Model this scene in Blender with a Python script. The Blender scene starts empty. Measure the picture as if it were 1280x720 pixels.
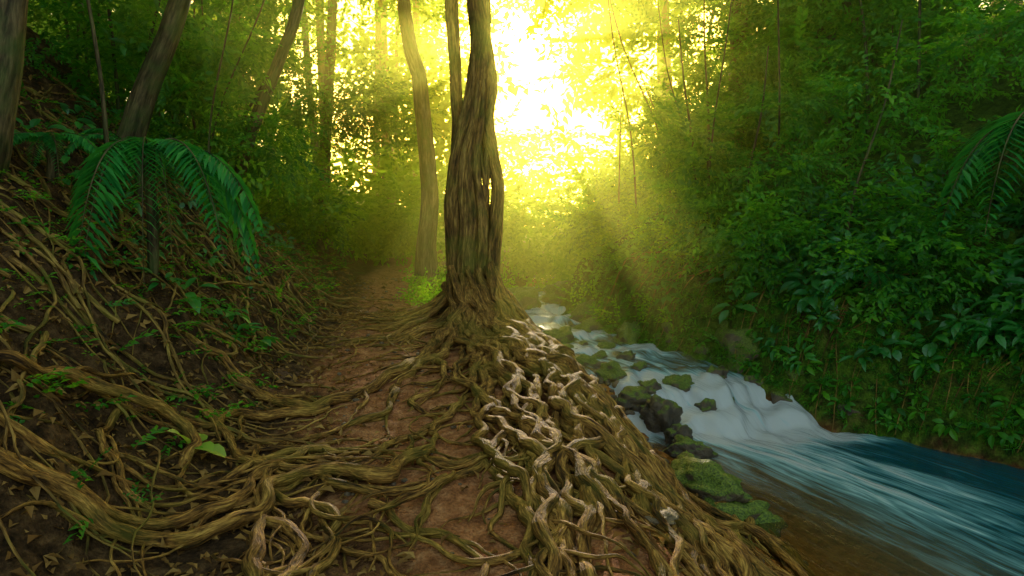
import bpy, math, numpy as np, time
from mathutils import Vector, noise as mn
rng = np.random.default_rng(7)
scene = bpy.context.scene
COL = scene.collection

# ------------------------------------------------------------------ helpers
def smooth(a, b, x):
    t = np.clip((np.asarray(x, float) - a) / (b - a), 0, 1)
    return t * t * (3 - 2 * t)

def _h(ix, iy, s):
    n = np.sin(ix * 127.1 + iy * 311.7 + s * 74.7) * 43758.5453
    return n - np.floor(n)

def vnoise(x, y, s=0):
    x = np.asarray(x, float); y = np.asarray(y, float)
    ix = np.floor(x); iy = np.floor(y)
    fx = x - ix; fy = y - iy
    fx = fx * fx * (3 - 2 * fx); fy = fy * fy * (3 - 2 * fy)
    a = _h(ix, iy, s); b = _h(ix + 1, iy, s); c = _h(ix, iy + 1, s); d = _h(ix + 1, iy + 1, s)
    return (a + (b - a) * fx) * (1 - fy) + (c + (d - c) * fx) * fy

def fbm(x, y, s=0, o=4):
    t = 0; amp = .5; f = 1
    for i in range(o):
        t = t + amp * (vnoise(x * f, y * f, s + i * 3.1) - .5); amp *= .5; f *= 2.03
    return t * 2

# ------------------------------------------------------------------ terrain definition
def basez(y):
    return np.where(y < 8, .1 * (y - 2.8), .52 + .05 * (np.minimum(y, 20) - 8))
def xpath(y): return np.interp(y, [0, 3, 6, 8, 10, 14, 20, 40], [-.1, -.3, -1.0, -1.45, -1.9, -2.6, -3.0, -3])
def xbank(y): return xpath(y) - np.interp(y, [0, 3, 5, 8, 14], [1.3, 1.3, 1.0, .6, .5])
SY = [1.0, 3, 4, 5, 6, 7, 7.6, 8.2, 9, 10, 11, 13, 16, 25]
SX = [4.8, 3.88, 3.5, 3.2, 2.82, 2.25, 1.92, 1.52, .98, .52, .38, .5, .9, 2]
SW = [3.15, 2.42, 2.05, 1.75, 1.48, 1.12, .98, .9, .74, .66, .55, .5, .5, .5]
def xc(y): return np.interp(y, SY, SX)
def hw(y): return np.interp(y, SY, SW)
def Wz(y): return np.interp(y, [0, 6.5, 6.85, 7.02, 7.3, 7.48, 7.9, 8.3, 8.6, 8.75, 9.4, 9.6, 10.4, 10.6, 11.4, 11.6, 13, 25],
                            [-.45, -.45, -.43, -.32, -.27, -.12, -.05, .02, .04, .10, .12, .19, .22, .29, .31, .37, .4, .7])
def H(x, y):
    x = np.asarray(x, float); y = np.asarray(y, float)
    b = basez(y); W = Wz(y); c = xc(y); w = hw(y)
    xl = c - w; xr = c + w
    xl = xl + .10 * fbm(y * 1.7, y * 0 + 3.3, 5); xr = xr + .26 * fbm(y * 1.9, y * 0 + 8.3, 6)
    t = xl - x
    land = W + (b - W) * smooth(0, 1.0, t) - .34 * smooth(0, .9, -t)
    s = np.maximum(0, xbank(y) - x)
    s2 = np.minimum(s, 9)
    bank = np.sqrt(s2 * s2 + .09) - .3
    land = land + bank * np.where(y < 9, 1.0, np.interp(y, [9, 16], [1, .5]))
    land = land + .12 * np.exp(-((x + .4) ** 2 + (y - 7.9) ** 2) / .45)
    px, py = -.3, 7.8; qx, qy = 1.0, 4.0
    dx, dy = qx - px, qy - py; L2 = dx * dx + dy * dy
    k = np.clip(((x - px) * dx + (y - py) * dy) / L2, 0, 1)
    d2 = (x - px - k * dx) ** 2 + (y - py - k * dy) ** 2
    land = land + .13 * np.exp(-d2 / .16) * (1 - .5 * k)
    t2 = x - xr
    tt = np.minimum(np.maximum(t2, 0), 11)
    right = W - .34 * smooth(0, .4, -t2) + .66 * smooth(-.04, .42, t2) + .55 * tt
    z = np.where(x < c, land, right)
    onbank = smooth(.1, .8, s) + smooth(.1, .5, t2)
    z = z + fbm(x * 1.3, y * 1.3, 1) * (.07 + .20 * onbank) + fbm(x * 6, y * 6, 2, 3) * (.028 + .08 * onbank) \
        + fbm(x * 22, y * 22, 3, 2) * (.012 + .01 * onbank)
    return z

# ------------------------------------------------------------------ mesh from numpy
def make_mesh(name, V, F, mat, attrs=None, smooth_sh=True, parent=None, vec=None):
    V = np.asarray(V, np.float32); F = np.asarray(F, np.int32)
    me = bpy.data.meshes.new(name)
    n = F.shape[1]
    me.vertices.add(len(V)); me.vertices.foreach_set('co', V.ravel())
    me.loops.add(F.size); me.loops.foreach_set('vertex_index', F.ravel())
    me.polygons.add(len(F))
    me.polygons.foreach_set('loop_start', np.arange(0, F.size, n, dtype=np.int32))
    try: me.polygons.foreach_set('loop_total', np.full(len(F), n, np.int32))
    except Exception: pass
    me.polygons.foreach_set('use_smooth', np.full(len(F), smooth_sh, bool))
    me.update(calc_edges=True)
    for k, a in (attrs or {}).items():
        at = me.attributes.new(k, 'FLOAT', 'POINT'); at.data.foreach_set('value', np.asarray(a, np.float32).ravel())
    for k, a in (vec or {}).items():
        at = me.attributes.new(k, 'FLOAT_VECTOR', 'POINT'); at.data.foreach_set('vector', np.asarray(a, np.float32).ravel())
    me.materials.append(mat)
    ob = bpy.data.objects.new(name, me); COL.objects.link(ob)
    if parent: ob.parent = parent
    return ob

def empty(name, loc=(0, 0, 0)):
    e = bpy.data.objects.new(name, None); COL.objects.link(e); e.empty_display_size = .3
    return e

# ------------------------------------------------------------------ materials
def newmat(name):
    m = bpy.data.materials.new(name); m.use_nodes = True
    nt = m.node_tree; nt.nodes.clear()
    out = nt.nodes.new('ShaderNodeOutputMaterial')
    return m, nt, out
def N(nt, t, **kw):
    n = nt.nodes.new(t)
    for k, v in kw.items():
        if k in n.inputs: n.inputs[k].default_value = v
        else: setattr(n, k, v)
    return n
def attr(nt, name):
    n = nt.nodes.new('ShaderNodeAttribute'); n.attribute_name = name; return n
def ramp(nt, fac, stops):
    r = nt.nodes.new('ShaderNodeValToRGB')
    e = r.color_ramp.elements
    while len(e) < len(stops): e.new(.5)
    for i, (p, c) in enumerate(stops):
        e[i].position = p; e[i].color = (*c, 1) if len(c) == 3 else c
    nt.links.new(fac, r.inputs[0]); return r
def mixc(nt, fac, a, b, mode='MIX'):
    m = nt.nodes.new('ShaderNodeMix'); m.data_type = 'RGBA'; m.blend_type = mode
    def s(i, v):
        if isinstance(v, (int, float)): m.inputs[i].default_value = v
        elif isinstance(v, tuple): m.inputs[i].default_value = (*v, 1)
        else: nt.links.new(v, m.inputs[i])
    s(0, fac); s(6, a); s(7, b)
    return m.outputs[2]
def mth(nt, op, a, b=None, clamp=False):
    m = nt.nodes.new('ShaderNodeMath'); m.operation = op; m.use_clamp = clamp
    for i, v in enumerate((a, b)):
        if v is None: continue
        if isinstance(v, (int, float)): m.inputs[i].default_value = v
        else: nt.links.new(v, m.inputs[i])
    return m.outputs[0]

def leaf_mat(name, dark, mid, light, tdark, tlight, tw=.5, gloss=.06, rough=.4):
    m, nt, out = newmat(name); L = nt.links.new
    a = attr(nt, 'rnd')
    r = ramp(nt, a.outputs['Fac'], [(.05, dark), (.5, mid), (.95, light)])
    r2 = ramp(nt, a.outputs['Fac'], [(.05, tdark), (.95, tlight)])
    d = nt.nodes.new('ShaderNodeBsdfDiffuse'); L(r.outputs[0], d.inputs['Color'])
    t = nt.nodes.new('ShaderNodeBsdfTranslucent'); L(r2.outputs[0], t.inputs['Color'])
    mx = nt.nodes.new('ShaderNodeMixShader'); mx.inputs[0].default_value = tw
    L(d.outputs[0], mx.inputs[1]); L(t.outputs[0], mx.inputs[2])
    if gloss > 0:
        g = N(nt, 'ShaderNodeBsdfGlossy', Roughness=rough); g.inputs[0].default_value = (.9, 1, .9, 1)
        m2 = nt.nodes.new('ShaderNodeMixShader'); m2.inputs[0].default_value = gloss
        L(mx.outputs[0], m2.inputs[1]); L(g.outputs[0], m2.inputs[2]); L(m2.outputs[0], out.inputs['Surface'])
    else: L(mx.outputs[0], out.inputs['Surface'])
    return m

LEAF = leaf_mat('leaf_green', (.008, .075, .006), (.040, .23, .014), (.15, .42, .02), (.04, .30, .015), (.32, .70, .02), .5, .02)
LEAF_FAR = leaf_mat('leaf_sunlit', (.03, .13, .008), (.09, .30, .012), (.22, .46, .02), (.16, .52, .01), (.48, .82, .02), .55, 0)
LEAF_DK = leaf_mat('leaf_glossy_dark', (.008, .09, .018), (.025, .20, .03), (.08, .36, .04), (.04, .30, .025), (.16, .55, .04), .4, .06, .35)
FERN = leaf_mat('fern_green', (.01, .14, .03), (.02, .24, .04), (.06, .36, .05), (.04, .36, .04), (.12, .54, .05), .4, .05, .4)
YLEAF = leaf_mat('young_leaf', (.2, .36, .03), (.28, .46, .04), (.40, .54, .06), (.4, .6, .04), (.5, .68, .06), .4, .05)
LITTER = leaf_mat('leaf_litter', (.05, .025, .010), (.18, .09, .028), (.45, .27, .08), (.1, .06, .02), (.25, .15, .04), .15, 0, .5)

def bark_mat(name, c0, c1, c2, moss, mossamt, sc=14, bump=.6, dist=.02):
    m, nt, out = newmat(name); L = nt.links.new
    a = attr(nt, 'bark')
    mp = nt.nodes.new('ShaderNodeMapping'); mp.inputs['Scale'].default_value = (1, 1, .16); L(a.outputs['Vector'], mp.inputs[0])
    n1 = N(nt, 'ShaderNodeTexNoise', Scale=float(sc), Detail=5.0, Roughness=.65); L(mp.outputs[0], n1.inputs['Vector'])
    n3 = N(nt, 'ShaderNodeTexNoise', Scale=float(sc * 4), Detail=3.0, Roughness=.6); L(mp.outputs[0], n3.inputs['Vector'])
    geo = nt.nodes.new('ShaderNodeNewGeometry')
    n2 = N(nt, 'ShaderNodeTexNoise', Scale=3.0, Detail=4.0, Roughness=.6); L(geo.outputs['Position'], n2.inputs['Vector'])
    r = ramp(nt, n1.outputs['Fac'], [(.36, c0), (.5, c1), (.66, c2)])
    f2 = ramp(nt, n3.outputs['Fac'], [(.35, (.45, .45, .45)), (.65, (1.25, 1.25, 1.25))])
    c = mixc(nt, 1.0, r.outputs[0], f2.outputs[0], 'MULTIPLY')
    mf = ramp(nt, n2.outputs['Fac'], [(.45, (0, 0, 0)), (.62, (1, 1, 1))])
    c = mixc(nt, mth(nt, 'MULTIPLY', mf.outputs[0], mossamt), c, moss)
    p = N(nt, 'ShaderNodeBsdfPrincipled', Roughness=.65); L(c, p.inputs['Base Color']); p.inputs['Specular IOR Level'].default_value = .2
    h = mth(nt, 'ADD', n1.outputs['Fac'], mth(nt, 'MULTIPLY', n3.outputs['Fac'], .4))
    b = N(nt, 'ShaderNodeBump', Strength=bump, Distance=dist); L(h, b.inputs['Height']); L(b.outputs[0], p.inputs['Normal'])
    L(p.outputs[0], out.inputs['Surface']); return m
ROOT = bark_mat('root_bark', (.05, .020, .004), (.31, .145, .028), (.60, .33, .07), (.15, .15, .012), .4, 26, 1.0, .03)
BARK = bark_mat('trunk_bark', (.05, .022, .006), (.26, .135, .032), (.50, .30, .07), (.16, .19, .015), .5, 12, 1.0, .04)
BARK_DK = bark_mat('forest_bark', (.025, .018, .008), (.10, .072, .032), (.18, .13, .06), (.06, .11, .02), .6, 10, .9)

def ground_mat():
    m, nt, out = newmat('forest_soil'); L = nt.links.new
    geo = nt.nodes.new('ShaderNodeNewGeometry')
    def nz(s, d=5.0, r=.6):
        n = N(nt, 'ShaderNodeTexNoise', Scale=float(s), Detail=d, Roughness=r); L(geo.outputs['Position'], n.inputs['Vector']); return n
    a, b, c2 = nz(2.2), nz(11), nz(60, 4.0)
    path = ramp(nt, b.outputs['Fac'], [(.3, (.20, .072, .024)), (.5, (.41, .165, .060)), (.7, (.60, .29, .12))])
    soil = ramp(nt, b.outputs['Fac'], [(.3, (.018, .010, .004)), (.5, (.070, .036, .014)), (.7, (.18, .10, .04))])  # off-path soil, darkened to paint the left bank's shade into its colour
    moss = ramp(nt, b.outputs['Fac'], [(.35, (.020, .05, .006)), (.65, (.11, .20, .015))])
    pm = attr(nt, 'path'); ms = attr(nt, 'moss'); wt = attr(nt, 'wet')
    col = mixc(nt, pm.outputs['Fac'], soil.outputs[0], path.outputs[0])
    mf = ramp(nt, mth(nt, 'ADD', a.outputs['Fac'], mth(nt, 'SUBTRACT', ms.outputs['Fac'], .5)), [(.5, (0, 0, 0)), (.66, (1, 1, 1))])
    col = mixc(nt, mf.outputs[0], col, moss.outputs[0])
    fine = ramp(nt, c2.outputs['Fac'], [(.3, (.6, .6, .6)), (.7, (1.25, 1.25, 1.25))])
    col = mixc(nt, 1.0, col, fine.outputs[0], 'MULTIPLY')
    col = mixc(nt, wt.outputs['Fac'], col, mixc(nt, 1.0, path.outputs[0], (1.0, .95, .5), 'MULTIPLY'))
    p = N(nt, 'ShaderNodeBsdfPrincipled', Roughness=.85); L(col, p.inputs['Base Color']); p.inputs['Specular IOR Level'].default_value = .12
    vo = N(nt, 'ShaderNodeTexVoronoi', Scale=45.0); L(geo.outputs['Position'], vo.inputs['Vector'])
    h = mth(nt, 'ADD', b.outputs['Fac'], mth(nt, 'MULTIPLY', c2.outputs['Fac'], .5))
    h = mth(nt, 'ADD', h, mth(nt, 'MULTIPLY', vo.outputs['Distance'], -.25))
    bp = N(nt, 'ShaderNodeBump', Strength=1.0, Distance=.045); L(h, bp.inputs['Height']); L(bp.outputs[0], p.inputs['Normal'])
    L(p.outputs[0], out.inputs['Surface']); return m

def rock_mat(name, c0, c1, mossamt):
    m, nt, out = newmat(name); L = nt.links.new
    geo = nt.nodes.new('ShaderNodeNewGeometry')
    n1 = N(nt, 'ShaderNodeTexNoise', Scale=9.0, Detail=7.0, Roughness=.65); L(geo.outputs['Position'], n1.inputs['Vector'])
    n2 = N(nt, 'ShaderNodeTexNoise', Scale=4.0, Detail=5.0); L(geo.outputs['Position'], n2.inputs['Vector'])
    n3 = N(nt, 'ShaderNodeTexNoise', Scale=70.0, Detail=3.0); L(geo.outputs['Position'], n3.inputs['Vector'])
    r = ramp(nt, n1.outputs['Fac'], [(.3, c0), (.7, c1)])
    ms = ramp(nt, n3.outputs['Fac'], [(.35, (.04, .075, .006)), (.65, (.19, .26, .02))])
    sx = nt.nodes.new('ShaderNodeSeparateXYZ'); L(geo.outputs['Normal'], sx.inputs[0])
    f = mth(nt, 'ADD', mth(nt, 'MULTIPLY', sx.outputs[2], .4), mth(nt, 'MULTIPLY', mth(nt, 'ADD', n2.outputs['Fac'], n1.outputs['Fac']), .6))
    f = mth(nt, 'ADD', f, mossamt - 1)
    fr = ramp(nt, f, [(.38, (0, 0, 0)), (.5, (1, 1, 1))])
    c = mixc(nt, fr.outputs[0], r.outputs[0], ms.outputs[0])
    p = N(nt, 'ShaderNodeBsdfPrincipled', Roughness=.5); L(c, p.inputs['Base Color'])
    h = mth(nt, 'ADD', n1.outputs['Fac'], mth(nt, 'MULTIPLY', n3.outputs['Fac'], .35))
    b = N(nt, 'ShaderNodeBump', Strength=.9, Distance=.05); L(h, b.inputs['Height']); L(b.outputs[0], p.inputs['Normal'])
    L(p.outputs[0], out.inputs['Surface']); return m
ROCK = rock_mat('mossy_rock', (.04, .03, .018), (.20, .14, .08), .82)
ROCKW = rock_mat('wet_rock', (.025, .018, .012), (.16, .11, .065), .58)
STONE = rock_mat('pale_stone', (.12, .08, .04), (.30, .22, .12), .0)

# ------------------------------------------------------------------ ground
def axis(lo, hi, step, far, g=1.09):
    core = np.arange(lo, hi, step)
    up = [core[-1]]; s = step
    while up[-1] < far: s *= g; up.append(up[-1] + s)
    dn = [core[0]]; s = step
    while dn[-1] > -far: s *= g; dn.append(dn[-1] - s)
    return np.array(dn[1:][::-1] + list(core) + up[1:])
gx = axis(-4.6, 5.6, .035, 300); gy = axis(2.2, 11, .04, 300)
X, Y = np.meshgrid(gx, gy)
Z = H(X, Y)
nx, ny = len(gx), len(gy)
idx = np.arange(nx * ny).reshape(ny, nx)
F = np.stack([idx[:-1, :-1], idx[:-1, 1:], idx[1:, 1:], idx[1:, :-1]], -1).reshape(-1, 4)
dpth = np.abs(X - (xpath(Y) + .15 + .55 * smooth(6, 3, Y)))
pm = smooth(1.25, .55, dpth / np.interp(Y, [3, 6, 9, 14], [1.3, .95, .55, .5]) + .5 * fbm(X * 2, Y * 2, 9))
t2 = X - (xc(Y) + hw(Y)); t1 = (xc(Y) - hw(Y)) - X
moss = .18 + .50 * smooth(-.3, -.05, t2) + .12 * smooth(.5, 1.6, xbank(Y) - X) + .3 * smooth(8.5, 10, Y) * (1 - pm)
wet = smooth(.05, -.1, t1) * smooth(-.05, -.4, t2)
make_mesh('ground', np.stack([X, Y, Z], -1).reshape(-1, 3), F, ground_mat(),
          {'path': pm, 'moss': moss, 'wet': wet})

# ------------------------------------------------------------------ stream
def water_mat():
    m, nt, out = newmat('stream_water'); L = nt.links.new
    fl = attr(nt, 'flow'); fo = attr(nt, 'foam'); dp = attr(nt, 'deep')
    mp = nt.nodes.new('ShaderNodeMapping'); mp.inputs['Scale'].default_value = (4.5, .7, 1); L(fl.outputs['Vector'], mp.inputs[0])
    n1 = N(nt, 'ShaderNodeTexNoise', Scale=1.0, Detail=3.0, Roughness=.55, Distortion=1.2); L(mp.outputs[0], n1.inputs['Vector'])
    mp2 = nt.nodes.new('ShaderNodeMapping'); mp2.inputs['Scale'].default_value = (22, 1.6, 1); L(fl.outputs['Vector'], mp2.inputs[0])
    n2 = N(nt, 'ShaderNodeTexNoise', Scale=1.0, Detail=4.0, Roughness=.6, Distortion=.6); L(mp2.outputs[0], n2.inputs['Vector'])
    nn = mth(nt, 'ADD', mth(nt, 'MULTIPLY', n1.outputs['Fac'], .62), mth(nt, 'MULTIPLY', n2.outputs['Fac'], .38))
    f = mth(nt, 'ADD', mth(nt, 'MULTIPLY', mth(nt, 'SUBTRACT', nn, .5), 3.8), mth(nt, 'MULTIPLY', fo.outputs['Fac'], 1.25))
    f = mth(nt, 'MULTIPLY', mth(nt, 'SUBTRACT', f, .06), mth(nt, 'MINIMUM', mth(nt, 'MULTIPLY', fo.outputs['Fac'], 3.0), 1.0), True)
    fr = ramp(nt, f, [(0, (0, 0, 0)), (.45, (.30, .30, .30)), (.9, (1, 1, 1))])
    body = mixc(nt, dp.outputs['Fac'], (.30, .19, .05), (.003, .075, .10))
    body = mixc(nt, mth(nt, 'MULTIPLY', fr.outputs[0], 1.2, True), body, (.09, .60, .68))
    d = nt.nodes.new('ShaderNodeBsdfDiffuse'); L(body, d.inputs['Color'])
    tr = nt.nodes.new('ShaderNodeBsdfTransparent'); tr.inputs[0].default_value = (.92, .88, .6, 1)
    mx = nt.nodes.new('ShaderNodeMixShader')
    L(mth(nt, 'ADD', mth(nt, 'MULTIPLY', dp.outputs['Fac'], .9), fr.outputs[0], True), mx.inputs[0])
    L(tr.outputs[0], mx.inputs[1]); L(d.outputs[0], mx.inputs[2])
    fd = N(nt, 'ShaderNodeBsdfDiffuse'); fd.inputs[0].default_value = (.95, .99, .99, 1)
    ft = N(nt, 'ShaderNodeBsdfTranslucent'); ft.inputs[0].default_value = (.95, .99, .98, 1)
    fm = nt.nodes.new('ShaderNodeMixShader'); fm.inputs[0].default_value = .45; L(fd.outputs[0], fm.inputs[1]); L(ft.outputs[0], fm.inputs[2])
    mx2 = nt.nodes.new('ShaderNodeMixShader'); L(mth(nt, 'POWER', fr.outputs[0], 1.3), mx2.inputs[0])
    L(mx.outputs[0], mx2.inputs[1]); L(fm.outputs[0], mx2.inputs[2])
    b = N(nt, 'ShaderNodeBump', Strength=.55, Distance=.07); L(nn, b.inputs['Height'])
    gl = N(nt, 'ShaderNodeBsdfGlossy', Roughness=.15); L(b.outputs[0], gl.inputs['Normal'])
    L(b.outputs[0], d.inputs['Normal']); L(b.outputs[0], fd.inputs['Normal'])
    fz = N(nt, 'ShaderNodeFresnel', IOR=1.3); L(b.outputs[0], fz.inputs['Normal'])
    mx3 = nt.nodes.new('ShaderNodeMixShader'); L(fz.outputs[0], mx3.inputs[0])
    L(mx2.outputs[0], mx3.inputs[1]); L(gl.outputs[0], mx3.inputs[2])
    L(mx3.outputs[0], out.inputs['Surface']); return m
wy = np.arange(1.2, 22, .035); wt_ = np.linspace(-1.25, 1.25, 84)
T, WY = np.meshgrid(wt_, wy)
WX = xc(WY) + T * (hw(WY) + .1)
rap = smooth(6.3, 6.85, WY) * smooth(8.1, 7.6, WY) + .8 * smooth(8.5, 8.7, WY) * smooth(9.1, 8.85, WY) + .8 * smooth(9.3, 9.55, WY) * smooth(10, 9.7, WY) + .8 * smooth(10.3, 10.6, WY) * smooth(12, 11.7, WY)
WZ = Wz(WY + .8 * fbm(WX * 1.8, WY * 0 + 1, 12)) + fbm(WX * 4, WY * 2, 13, 2) * (.014 + .10 * rap) + fbm(WX * 10, WY * 3, 14, 2) * (.006 + .02 * rap)
pool = np.exp(-np.clip(6.9 - WY, 0, 9) / 1.3) * (WY < 6.95) * np.exp(-((T + .15) / .55) ** 2)
foam = np.clip(rap * .90 + pool * .92 + .26 * (WY > 8) + .17 * np.exp(-((T + .1) / .4) ** 2), 0, 1)
deep = smooth(-.95, -.02, T) * np.where(WY < 7, 1, .6)
seg = np.concatenate([[0], np.cumsum(np.hypot(np.diff(xc(wy)), np.diff(wy)))])
flow = np.stack([T * hw(WY), np.repeat(seg[:, None], len(wt_), 1), T * 0], -1)
n0, n1 = WY.shape; idx = np.arange(n0 * n1).reshape(n0, n1)
F = np.stack([idx[:-1, :-1], idx[:-1, 1:], idx[1:, 1:], idx[1:, :-1]], -1).reshape(-1, 4)
make_mesh('stream_water', np.stack([WX, WY, WZ], -1).reshape(-1, 3), F, water_mat(), {'foam': foam, 'deep': deep}, vec={'flow': flow.reshape(-1, 3)})

# ------------------------------------------------------------------ tubes
class Tubes:
    def __init__(s): s.V = []; s.F = []; s.B = []; s.n = 0
    def add(s, P, R, sides=8, lumpy=.12, off=None):
        P = np.asarray(P, float); R = np.asarray(R, float); n = len(P)
        T = np.gradient(P, axis=0); T /= np.linalg.norm(T, axis=1)[:, None] + 1e-9
        up = np.array([0, 0, 1.]) if abs(T[0, 2]) < .9 else np.array([1., 0, 0])
        A = np.cross(T, up); 
        for i in range(n):
            if i: a = A[i - 1] - T[i] * np.dot(A[i - 1], T[i])
            else: a = A[0]
            A[i] = a / (np.linalg.norm(a) + 1e-9)
        Bn = np.cross(T, A)
        th = np.linspace(0, 2 * np.pi, sides, endpoint=False)
        c, sn = np.cos(th), np.sin(th)
        L = np.concatenate([[0], np.cumsum(np.linalg.norm(np.diff(P, axis=0), axis=1))])
        sd = rng.uniform(0, 99)
        lum = 1 + lumpy * 2 * fbm(L[:, None] * (.16 / max(R.max(), .01)) + c[None] * 1.2 + sd, sn[None] * 1.2 + sd + L[:, None] * .0, 4, 3)
        rr = R[:, None] * lum
        V = P[:, None] + A[:, None] * (c[None, :, None] * rr[..., None]) + Bn[:, None] * (sn[None, :, None] * rr[..., None])
        B = np.stack([np.broadcast_to(c[None] * R[:, None], rr.shape), np.broadcast_to(sn[None] * R[:, None], rr.shape),
                      np.broadcast_to(L[:, None], rr.shape)], -1) + sd
        s.V.append(V.reshape(-1, 3)); s.B.append(B.reshape(-1, 3))
        i = np.arange(n - 1)[:, None] * sides; j = np.arange(sides)[None]; k = (j + 1) % sides
        s.F.append(np.stack([i + j, i + k, i + sides + k, i + sides + j], -1).reshape(-1, 4) + s.n)
        s.n += n * sides
    def build(s, name, mat, parent=None):
        return make_mesh(name, np.concatenate(s.V), np.concatenate(s.F), mat, vec={'bark': np.concatenate(s.B)}, parent=parent)

def resample(C, step, closed=False):
    C = np.asarray(C, float); n = len(C)
    out = []
    Pp = np.vstack([2 * C[0] - C[1], C, 2 * C[-1] - C[-2]])
    for i in range(n - 1):
        p0, p1, p2, p3 = Pp[i:i + 4]
        m = max(2, int(np.linalg.norm((p2 - p1)[:3]) / step))
        t = np.linspace(0, 1, m, endpoint=False)[:, None]
        out.append(.5 * ((2 * p1) + (-p0 + p2) * t + (2 * p0 - 5 * p1 + 4 * p2 - p3) * t ** 2 + (-p0 + 3 * p1 - 3 * p2 + p3) * t ** 3))
    out.append(C[-1:]); return np.vstack(out)

# ------------------------------------------------------------------ roots
def root(tb, pts, r0, r1, lift=.0, wig=.035, start_lift=0, sides=10, arch=.0, step=.03):
    C = resample(np.asarray(pts, float), step)
    n = len(C); L = np.concatenate([[0], np.cumsum(np.linalg.norm(np.diff(C, axis=0), axis=1))]); u = L / L[-1]
    t = np.gradient(C, axis=0); t /= np.linalg.norm(t, axis=1)[:, None] + 1e-9
    sd = rng.uniform(0, 500)
    w = wig * 2.6 * fbm(L * 3.0, L * 0 + sd, 3, 3) * np.minimum(1, np.minimum(u, 1 - u) * 8 + .1)
    C = C + np.stack([-t[:, 1], t[:, 0]], -1) * w[:, None]
    R = r0 + (r1 - r0) * u ** .8
    R = R * (1 + .5 * fbm(L * 4.5, L * 0 + sd + 9, 3, 3))
    z = H(C[:, 0], C[:, 1])
    k = max(3, int(.14 / step)); ker = np.hanning(k * 2 + 1); ker /= ker.sum()
    z = np.convolve(np.pad(z, k, 'edge'), ker, 'valid')
    z = z + R * .5 + lift + (wig * .6 + .012) * fbm(L * 3.2, L * 0 + sd + 40, 3, 2)
    z = z + arch * np.sin(np.pi * u) ** 1.0
    z = z + start_lift * np.exp(-L / .38)
    z = z - (R * 1.2 + lift) * smooth(.9, 1, u)
    P = np.column_stack([C, z])
    tb.add(P, R, sides, .24)
    return P, R

TREE = empty('strangler_fig_tree')
rt = Tubes(); allr = []
def rr_(pts, r0, r1, **k):
    p = root(rt, pts, r0, r1, **k); allr.append(p); return p
rr_([(-.45, 7.7), (-.62, 7.1), (-.76, 6.46), (-1.21, 5.42), (-1.48, 5.06), (-2.05, 5.2), (-2.7, 5.35)], .074, .036, start_lift=.3, lift=.03, wig=.06)
rr_([(-1.40, 5.12), (-1.75, 4.95), (-1.95, 4.72), (-1.97, 4.4), (-2.15, 4.1)], .040, .022, lift=.02)
rr_([(-.5, 7.4), (-.75, 6.3), (-.95, 5.3), (-1.0, 4.9), (-1.25, 4.7), (-1.45, 4.4), (-1.6, 4.0)], .048, .022, start_lift=.2, wig=.06)
rr_([(-.55, 4.05), (-.72, 3.8), (-1.08, 3.84), (-1.29, 3.66), (-1.36, 3.38), (-1.63, 3.16), (-2.07, 3.04), (-2.6, 2.9)], .036, .044, lift=.03, wig=.07)
rr_([(-1.2, 4.35), (-1.36, 3.94), (-1.46, 3.55), (-1.72, 3.26), (-2.25, 2.98), (-2.9, 2.8)], .026, .036, lift=.02, wig=.07)
rr_([(-1.6, 4.2), (-1.42, 3.72), (-1.3, 3.35), (-1.15, 3.05), (-1.1, 2.7)], .026, .036, lift=.02, wig=.06)
rr_([(-2.9, 3.45), (-2.55, 3.55), (-2.42, 3.85), (-2.15, 4.15), (-1.98, 4.05), (-1.9, 3.8)], .040, .028, arch=.10, lift=.02, wig=.06)
rr_([(-2.3, 4.05), (-2.25, 3.7), (-2.0, 3.4), (-1.8, 3.35)], .024, .014, arch=.03)
rr_([(-3.1, 3.1), (-2.7, 3.22), (-2.35, 3.15), (-2.1, 3.25)], .04, .02, wig=.06)
rr_([(-1.3, 3.62), (-1.05, 3.55), (-.9, 3.42), (-.8, 3.1), (-.85, 2.8)], .030, .020, lift=.02, wig=.06)
rr_([(-1.08, 3.84), (-.95, 3.65), (-.7, 3.6), (-.55, 3.72)], .028, .018, arch=.04)
rr_([(-1.35, 3.4), (-1.1, 3.25), (-.95, 3.0), (-1.0, 2.7)], .034, .026, lift=.02)
rr_([(-2.0, 4.5), (-1.75, 4.15), (-1.55, 3.95), (-1.2, 3.9), (-1.0, 4.05)], .030, .018, arch=.03)
rr_([(-1.7, 3.7), (-1.5, 3.9), (-1.3, 4.2), (-1.05, 4.3), (-.85, 4.2)], .028, .016, arch=.02)
rr_([(-.2, 6.6), (-.15, 5.6), (0.0, 4.9), (-.13, 4.25), (-.18, 4.05), (-.42, 4.05), (-.62, 4.25)], .044, .022, lift=.02, wig=.06)
rr_([(-.18, 4.05), (-.28, 3.8), (-.45, 3.55), (-.5, 3.35)], .030, .016)
rr_([(-.18, 4.05), (-.05, 3.75), (0.0, 3.4), (.1, 3.1), (.1, 2.7)], .038, .026, wig=.06)
rr_([(-.15, 5.6), (-.4, 5.1), (-.55, 4.6), (-.55, 4.15), (-.7, 3.9)], .034, .020, wig=.06)
rr_([(-.76, 6.46), (-.6, 5.8), (-.75, 5.2), (-.62, 4.8), (-.66, 4.4)], .034, .018, wig=.06)
rr_([(-.75, 3.5), (-.55, 3.3), (-.35, 3.2), (-.15, 2.95), (-.1, 2.6)], .026, .018, wig=.06)
rr_([(-.6, 4.6), (-.8, 4.35), (-.85, 4.1), (-1.08, 3.84)], .026, .02, wig=.05)
rr_([(.55, 4.3), (.3, 3.9), (.28, 3.5), (.36, 3.1), (.3, 2.7)], .044, .040, lift=.02, wig=.07)
rr_([(.4, 4.9), (.15, 4.4), (.1, 4.0), (.22, 3.6), (.18, 3.2)], .038, .024, lift=.02, wig=.07)
NB = 40
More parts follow.
